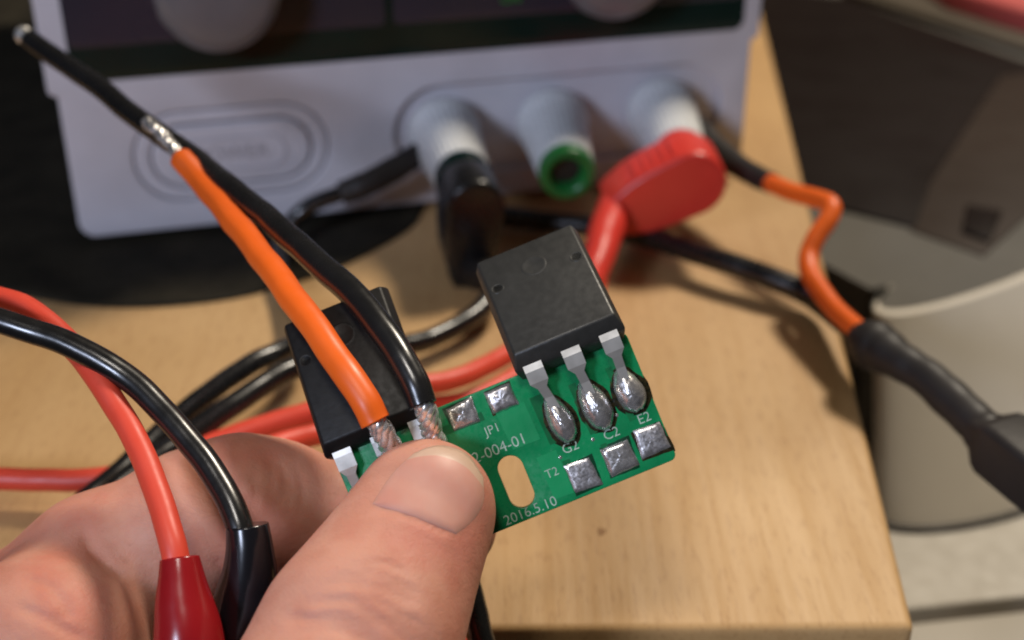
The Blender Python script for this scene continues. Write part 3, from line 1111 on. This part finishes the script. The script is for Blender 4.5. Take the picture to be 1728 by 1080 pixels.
wb = empty("black_wire", A(715, 690, 183))
tag(wb, "long black wire soldered beside the orange one, its tinned tip at upper left", "wire")
kb = [A(50, 66, 262), A(100, 102, 258), A(165, 146, 252), A(240, 205, 244), A(320, 262, 236), A(400, 325, 222), A(470, 385, 208), A(540, 445, 196), A(605, 508, 187.5), A(658, 575, 182.5), A(698, 640, 179.8), A(714, 684, 179.2)]
world_child(tube("insulation", kb, [1.95] * 11 + [1.9], M['black_wire'], None, n=16, seg=24, wob=.008), wb)
strands("soldered_end", [A(711, 676, 179.4), A(722, 700, 180.2), A(728, 726, 182.5), A(738, 752, 183.6)], 1.45, M['lead'], wb)
tipv = kb[0] - kb[1]
tipv /= np.linalg.norm(tipv)
world_child(tube("tinned_tip", [kb[0] + tipv * -2, kb[0] + tipv * 0.6, kb[0] + tipv * 1.8, kb[0] + tipv * 2.9, kb[0] + tipv * 3.3], [1.5, 1.6, 1.85, 1.4, 0.5], M['lead'], None, n=5), wb)

# ------------------------------------------------------------------ test clip leads
rc = empty("red_clip_lead", A(305, 950, 172))
tag(rc, "red test clip lead with dark red boot arching over the index finger", "test lead")
world_child(tube("cable", [A(-120, 478, 200), A(-30, 496, 198), A(40, 520, 195), A(100, 563, 192), A(155, 622, 188), A(205, 700, 184), A(243, 775, 180), A(270, 850, 176), A(291, 915, 173), A(300, 960, 172)],
                 [1.72] * 10, M['red_wire'], None, n=16, seg=24), rc)
world_child(tube("boot", [A(303, 942, 171.5), A(306, 975, 171), A(310, 1020, 170.5), A(317, 1075, 170), A(324, 1140, 170), A(330, 1220, 170)], [2.45, 2.9, 3.65, 4.3, 4.6, 4.4], M['red_boot'], None, n=10, seg=32), rc)
bc = empty("black_clip_lead", A(420, 890, 176))
tag(bc, "black test clip lead with black boot tucked behind the thumb", "test lead")
world_child(tube("cable", [A(-120, 508, 190), A(-30, 530, 189), A(50, 557, 188), A(130, 590, 187), A(210, 635, 186), A(280, 695, 184), A(335, 762, 181), A(377, 828, 178.5), A(402, 885, 176.5), A(410, 920, 176)],
                 [1.78] * 10, M['black_wire'], None, n=16, seg=24), bc)
world_child(tube("boot", [A(417, 886, 176.5), A(421, 925, 176.5), A(420, 970, 177), A(412, 1020, 178), A(402, 1080, 179), A(392, 1160, 180)], [2.75, 3.05, 3.6, 4.3, 4.7, 4.6], M['black_boot'], None, n=10, seg=32), bc)

# cable dropping behind the thumb and over the front edge of the board
dk_ = empty("dangling_black_wire", A(800, 980, 215))
tag(dk_, "black wire hanging down behind the thumb in front of the board edge", "wire")
world_child(tube("insulation", [A(700, 880, 204), A(760, 930, 204), A(790, 985, 203), A(803, 1030, 202), A(815, 1075, 201), A(850, 1160, 200)], 1.75, M['black_wire'], None, seg=24), dk_)
dr_ = empty("dangling_red_wire", A(765, 1075, 195))
tag(dr_, "short piece of red wire showing below the thumb at the bottom edge", "wire")
world_child(tube("insulation", [A(690, 985, 198), A(735, 1035, 197), A(764, 1072, 196), A(800, 1150, 195)], 1.5, M['red_wire'], None, seg=24), dr_)

# ------------------------------------------------------------------ hand (one continuous surface from a distance field)
def seg_sdf(P, a, b_, ra, rb_, flat_dir=None, flat=1.0):
    if flat_dir is not None:
        n_ = flat_dir.astype(np.float32)
        k = np.float32(1.0 / flat - 1.0)
        sh = (P - a.astype(np.float32)) @ n_
        Q = P + sh[:, None] * n_[None, :] * k
        b2 = b_ + n_ * ((b_ - a) @ n_) * (1.0 / flat - 1.0)
    else:
        Q, b2 = P, b_
    ba = (b2 - a).astype(np.float32)
    pa = Q - a.astype(np.float32)
    h = np.clip((pa @ ba) / float(ba @ ba), 0, 1)
    d = pa - h[:, None] * ba[None, :]
    return np.sqrt(np.einsum('ij,ij->i', d, d)) - (ra + (rb_ - ra) * h)


def smin(a, b_, k):
    h = np.clip(0.5 + 0.5 * (b_ - a) / k, 0, 1)
    return b_ + (a - b_) * h - k * h * (1 - h)


def chain(P, pts, k=2.0, flat_dir=None, flat=1.0):
    out = None
    for (p, r), (q, r2) in zip(pts[:-1], pts[1:]):
        d = seg_sdf(P, p, q, r, r2, flat_dir, flat)
        out = d if out is None else smin(out, d, k)
    return out


VD = -FW
thumb_pts = [(A(722, 852, 179.0), 8.55), (A(706, 885, 178.0), 9.0), (A(664, 966, 174.5), 10.2), (A(607, 1076, 169.0), 11.6), (A(520, 1230, 163.0), 11.3), (A(400, 1420, 164.0), 14.0), (A(220, 1620, 172.0), 19.0)]
index_pts = [(A(-160, 1300, 196), 14.0), (A(20, 1092, 193), 12.0), (A(170, 966, 193), 10.8), (A(330, 880, 194), 9.8), (A(408, 852, 195), 9.55), (A(470, 858, 197), 9.0), (A(575, 884, 200), 8.3), (A(690, 888, 197.5), 8.0), (A(748, 884, 196.0), 7.7)]
middle_pts = [(A(-160, 1400, 205), 14.0), (A(60, 1220, 208), 11.5), (A(330, 1040, 214), 9.8), (A(450, 1050, 217), 9.2), (A(600, 1120, 214), 8.0)]
web_pts = [(A(84, 1092, 182.0), 13.0), (A(60, 1250, 182), 16.0), (A(160, 1450, 176), 19.0), (A(220, 1620, 174), 20.0)]
palm_pts = [(A(-160, 1350, 200), 17.0), (A(100, 1600, 190), 22.0)]
pad = (A(640, 1010, 171.5), 10.0)


def hand_sdf(P):
    th = chain(P, thumb_pts[:4], 3.0, VD, 0.80)
    th = smin(th, chain(P, thumb_pts[3:], 5.0, VD, 0.92), 5.0)
    ix = chain(P, index_pts, 3.0)
    md = chain(P, middle_pts, 3.0)
    wb_ = chain(P, web_pts, 5.0)
    pm = chain(P, palm_pts, 5.0)
    d = smin(wb_, pm, 8.0)
    d = smin(d, md, 2.5)
    d = smin(d, ix, 3.4)
    d = smin(d, th, 2.0)
    return d


def cast(px, py, d0=150.0, d1=215.0, off=None):
    """distance along the view axis at which the skin is met"""
    ds = np.arange(d0, d1, 0.25)
    r = ray(px, py)
    P = (C0[None, :] + ds[:, None] * r[None, :]).astype(np.float32)
    s = hand_sdf(P)
    idx = np.where(s < 0)[0]
    if len(idx) == 0:
        return None
    i = idx[0]
    if i == 0:
        return ds[0]
    return ds[i - 1] + 0.25 * s[i - 1] / (s[i - 1] - s[i])


rw = random.Random(21)
WRINKLES = []
for k in range(15):               # fine arcs over the thumb joint
    t0 = 935 + k * 10.5 + rw.uniform(-4, 4)
    x0, x1 = 560 - (k - 4) * 9 + rw.uniform(-15, 30), 665 + rw.uniform(-25, 60)
    hgt = rw.uniform(10, 26)
    pl = []
    for q in range(6):
        f_ = q / 5
        x_ = x0 + (x1 - x0) * f_
        pl.append((x_, t0 + 0.30 * (x_ - 600) - hgt * math.sin(math.pi * f_) + rw.uniform(-4, 4) + 18))
    WRINKLES.append((pl, rw.uniform(0.45, 0.60), rw.uniform(0.30, 0.72)))
for k in range(9):                # and across the index joint
    x_ = 395 + k * 13 + rw.uniform(-4, 4)
    y_ = 775 + rw.uniform(-10, 25)
    WRINKLES.append(([(x_, y_), (x_ + rw.uniform(2, 12), y_ + 30), (x_ + rw.uniform(-4, 8), y_ + rw.uniform(55, 80))], 0.45, rw.uniform(0.08, 0.2)))
CREASES = [  # pixel polyline on the skin, half width mm, depth mm (negative: ridge)
    ([(622, 853), (655, 861), (690, 872), (730, 888), (772, 908)], 0.5, 0.36),
    ([(772, 908), (800, 886), (822, 858)], 0.5, 0.06),
    ([(622, 853), (640, 824), (664, 792)], 0.5, 0.08),
    ([(628, 866), (690, 884), (735, 902), (768, 922)], 1.3, -0.22),
    ([(560, 985), (600, 968), (640, 978), (690, 1010)], 0.50, 0.22),
    ([(530, 1020), (580, 1002), (630, 1008), (690, 1040), (720, 1060)], 0.55, 0.28),
    ([(510, 1050), (570, 1030), (620, 1036), (680, 1066)], 0.50, 0.26),
    ([(545, 1062), (600, 1055), (650, 1076)], 0.50, 0.24),
    ([(600, 950), (640, 946), (680, 966)], 0.55, 0.14),
    *WRINKLES,
    ([(140, 885), (152, 920), (180, 955), (212, 985)], 0.8, 0.75),
    ([(40, 975), (85, 988), (110, 1020), (122, 1050)], 0.6, 0.6),
    ([(20, 1020), (70, 1040), (130, 1075)], 0.6, 0.6),
    ([(95, 1030), (105, 1060), (150, 1078)], 0.55, 0.45),
    ([(420, 800), (432, 830), (428, 870)], 0.5, 0.20),
    ([(470, 775), (480, 805), (478, 840)], 0.45, 0.15),
    ([(360, 940), (376, 965), (372, 1000)], 0.6, 0.25),
]


def build_hand(h=0.5):
    lo = np.array([-118.0, 92.0, -30.0])
    hi = np.array([12.0, 178.0, 62.0])
    dim = np.ceil((hi - lo) / h).astype(int) + 1
    xs = [lo[i] + np.arange(dim[i]) * h for i in range(3)]
    G = np.empty(dim, np.float32)
    Y, Zg = np.meshgrid(xs[1], xs[2], indexing='ij')
    yz = np.stack([Y.ravel(), Zg.ravel()], 1).astype(np.float32)
    for i0 in range(0, dim[0], 8):
        xx = xs[0][i0:i0 + 8]
        P = np.concatenate([np.column_stack([np.full(len(yz), x, np.float32), yz]) for x in xx])
        G[i0:i0 + 8] = hand_sdf(P).reshape(len(xx), dim[1], dim[2])
    # creases
    near = np.argwhere(np.abs(G) < 1.6)
    NP_ = (lo + near * h).astype(np.float32)
    add = np.zeros(len(NP_), np.float32)
    for pl, w, dep in CREASES:
        pts = []
        for q in catmull([np.array([a_, b2_, 0.0]) for a_, b2_ in pl], 6):
            d = cast(q[0], q[1])
            if d is not None:
                pts.append(A(q[0], q[1], d))
        if len(pts) < 2:
            continue
        pts = np.array(pts)
        cl = pts.mean(0)
        rad = np.max(np.linalg.norm(pts - cl, axis=1)) + 5
        sel = np.where(np.linalg.norm(NP_ - cl, axis=1) < rad)[0]
        if not len(sel):
            continue
        Q = NP_[sel]
        best = np.full(len(Q), 1e9, np.float32)
        tpar = np.zeros(len(Q), np.float32)
        for i in range(len(pts) - 1):
            a_, b2_ = pts[i], pts[i + 1]
            ba = b2_ - a_
            hh_ = np.clip(((Q - a_) @ ba) / (ba @ ba), 0, 1)
            dd = np.linalg.norm(Q - a_ - hh_[:, None] * ba, axis=1)
            m_ = dd < best
            best[m_] = dd[m_]
            tpar[m_] = ((i + hh_) / (len(pts) - 1))[m_]
        fade = np.clip(np.minimum(tpar, 1 - tpar) * 6, 0.15, 1)
        add[sel] += dep * np.exp(-(best / w) ** 2) * fade
    G[near[:, 0], near[:, 1], near[:, 2]] += add
    G[0], G[-1] = 5, 5
    G[:, 0], G[:, -1] = 5, 5
    G[:, :, 0], G[:, :, -1] = 5, 5
    # surface nets
    S = G < 0
    c = np.zeros(tuple(d - 1 for d in dim), np.int8)
    for dx in (0, 1):
        for dy in (0, 1):
            for dz in (0, 1):
                c += S[dx:dim[0] - 1 + dx, dy:dim[1] - 1 + dy, dz:dim[2] - 1 + dz]
    act = (c > 0) & (c < 8)
    cells = np.argwhere(act)
    idx = -np.ones(c.shape, np.int64)
    idx[act] = np.arange(len(cells))
    acc = np.zeros((len(cells), 3))
    cnt = np.zeros(len(cells))
    corners = [(0, 0, 0), (1, 0, 0), (0, 1, 0), (0, 0, 1), (1, 1, 0), (1, 0, 1), (0, 1, 1), (1, 1, 1)]
    for a_ in corners:
        for ax in range(3):
            if a_[ax]:
                continue
            b2_ = list(a_)
            b2_[ax] = 1
            ga = G[cells[:, 0] + a_[0], cells[:, 1] + a_[1], cells[:, 2] + a_[2]]
            gb = G[cells[:, 0] + b2_[0], cells[:, 1] + b2_[1], cells[:, 2] + b2_[2]]
            m_ = (ga < 0) != (gb < 0)
            t = np.where(m_, ga / (ga - gb + 1e-12), 0)
            p = np.tile(np.array(a_, float), (len(cells), 1))
            p[:, ax] += t
            acc[m_] += p[m_]
            cnt[m_] += 1
    V = lo + (cells + acc / cnt[:, None]) * h
    F = []
    for ax in range(3):
        o1, o2 = [(1, 2), (2, 0), (0, 1)][ax]
        sl0 = [slice(None)] * 3
        sl1 = [slice(None)] * 3
        sl0[ax], sl1[ax] = slice(0, dim[ax] - 1), slice(1, dim[ax])
        ch = S[tuple(sl0)] != S[tuple(sl1)]
        e = np.argwhere(ch)
        e = e[(e[:, o1] > 0) & (e[:, o2] > 0) & (e[:, o1] < dim[o1] - 1) & (e[:, o2] < dim[o2] - 1)]
        inside = S[e[:, 0], e[:, 1], e[:, 2]]

        def ci(d1, d2):
            q = e.copy()
            q[:, o1] -= d1
            q[:, o2] -= d2
            return idx[q[:, 0], q[:, 1], q[:, 2]]
        quad = np.stack([ci(1, 1), ci(0, 1), ci(0, 0), ci(1, 0)], 1)
        quad[~inside] = quad[~inside][:, ::-1]
        F.append(quad)
    return V, np.concatenate(F)


def skin_mat():
    t = NT("skin")
    big = t.noise(38, 3)
    mid = t.noise(170, 4)
    fine = t.noise(1500, 4, rough=0.6)
    base = t.ramp(big, [(0.28, (0.53, 0.195, 0.135)), (0.52, (0.59, 0.272, 0.190)), (0.76, (0.61, 0.322, 0.234))])
    mott = t.ramp(mid, [(0.32, (0.88, 0.76, 0.72)), (0.55, (1, 1, 1)), (0.8, (1.03, 1.0, 0.97))])
    c = t.mix(0.8, base, mott, 'MULTIPLY')
    red = t.ramp(t.noise(95, 4, rough=0.6), [(0.48, (0, 0, 0)), (0.72, (0.55, 0.55, 0.55))])
    c = t.mix(red, c, (0.56, 0.175, 0.125))
    spots = t.ramp(t.noise(800, 2), [(0.66, (0, 0, 0)), (0.76, (0.35, 0.35, 0.35))])
    c = t.mix(spots, c, (0.42, 0.17, 0.11))
    t.set(Base_Color=c, Roughness=t.ramp(fine, [(0.3, (0.50,) * 3), (0.75, (0.66,) * 3)]), Specular_IOR_Level=0.34)
    t.set(Subsurface_Weight=0.35, Subsurface_Radius=(1.0, 0.36, 0.2), Subsurface_Scale=0.0022)
    vo = t.n("ShaderNodeTexVoronoi")
    vo.feature = 'DISTANCE_TO_EDGE'
    vo.inputs["Scale"].default_value = 1150
    wv = t.mapping(scale=(1, 1, 1.5), rot=(0.4, 0.6, 0.3))
    t.link(wv, vo.inputs["Vector"])
    edge = t.ramp(vo.outputs["Distance"], [(0.0, (0, 0, 0)), (0.16, (1, 1, 1))])
    b1_ = t.bump(edge, 0.16, 0.00012)
    b2_ = t.bump(fine, 0.30, 0.00022, b1_)
    t.bump(t.noise(420, 3), 0.16, 0.0005, b2_)
    return t.m


def nail_mat():
    t = NT("nail")
    v = t.mapping(scale=(1, 1, 1))
    f = t.noise(160, 3)
    ridg = t.noise(700, 2, t.mapping(scale=(1.0, 0.08, 0.08), rot=(0, math.radians(35), 0)))
    t.set(Base_Color=t.ramp(f, [(0.3, (0.60, 0.270, 0.205)), (0.7, (0.64, 0.330, 0.255))]), Roughness=0.46,
          Subsurface_Weight=0.5, Subsurface_Radius=(1.0, 0.4, 0.3), Subsurface_Scale=0.0012, Specular_IOR_Level=0.4)
    t.bump(ridg, 0.12, 0.00025)
    return t.m


M['skin'] = skin_mat()
M['nail'] = nail_mat()
M['nail_tip'] = plastic("nail_tip", (0.62, 0.40, 0.29), 0.45, 0.05, 0.05, 500, sss=0.3)
hand = empty("hand", A(300, 1150, 185))
tag(hand, "bare left hand pinching the green circuit board between thumb and index finger", "hand")
HV, HF = build_hand()
skin = mesh_obj("skin", HV, HF.tolist(), M['skin'], None, smooth=True)
world_child(skin, hand)


# thumb nail: a curved plate resting on the skin
def poly_at(pl, t):
    q = catmull([np.array([a_, b2_, 0.0]) for a_, b2_ in pl], 10)
    L_ = np.concatenate([[0], np.cumsum(np.linalg.norm(np.diff(q, axis=0), axis=1))])
    L_ /= L_[-1]
    return np.array([np.interp(t, L_, q[:, 0]), np.interp(t, L_, q[:, 1])])


left = [(623, 852), (640, 824), (664, 792), (694, 767)]
right = [(771, 906), (800, 884), (820, 852), (818, 808)]
bott = [(623, 852), (655, 861), (690, 872), (730, 888), (771, 906)]
topc = [(694, 767), (722, 755), (752, 752), (790, 768), (818, 808)]
NN = 26
grid, dmap = [], []
for j in range(NN + 1):
    for i in range(NN + 1):
        s, t = i / NN, j / NN
        p = (1 - t) * poly_at(bott, s) + t * poly_at(topc, s) + (1 - s) * poly_at(left, t) + s * poly_at(right, t)
        p -= (1 - s) * (1 - t) * np.array(bott[0]) + s * (1 - t) * np.array(bott[-1]) + (1 - s) * t * np.array(topc[0]) + s * t * np.array(topc[-1])
        d = cast(p[0], p[1])
        if d is None:
            d = 181.0
        eb = min(s, 1 - s, t)                       # sunk under the fold at sides and root, free at the tip
        lift = -0.26 + 0.56 * min(1, eb / 0.12) ** 0.6
        lift = lift * (1 - 0.85 * max(0, (t - 0.86) / 0.14))
        grid.append(A(p[0], p[1], d - lift))
fs = []
for j in range(NN):
    for i in range(NN):
        a_ = j * (NN + 1) + i
        fs.append((a_, a_ + 1, a_ + NN + 2, a_ + NN + 1))
nail = mesh_obj("thumbnail", grid, fs, M['nail'], None, smooth=True)
nail.data.materials.append(M['nail_tip'])
for i_, p_ in enumerate(nail.data.polygons):
    if i_ // NN >= NN - 4:
        p_.material_index = 1
md_ = nail.modifiers.new("thickness", 'SOLIDIFY')
md_.thickness = 0.35 * MM
md_.offset = -1
world_child(nail, hand)
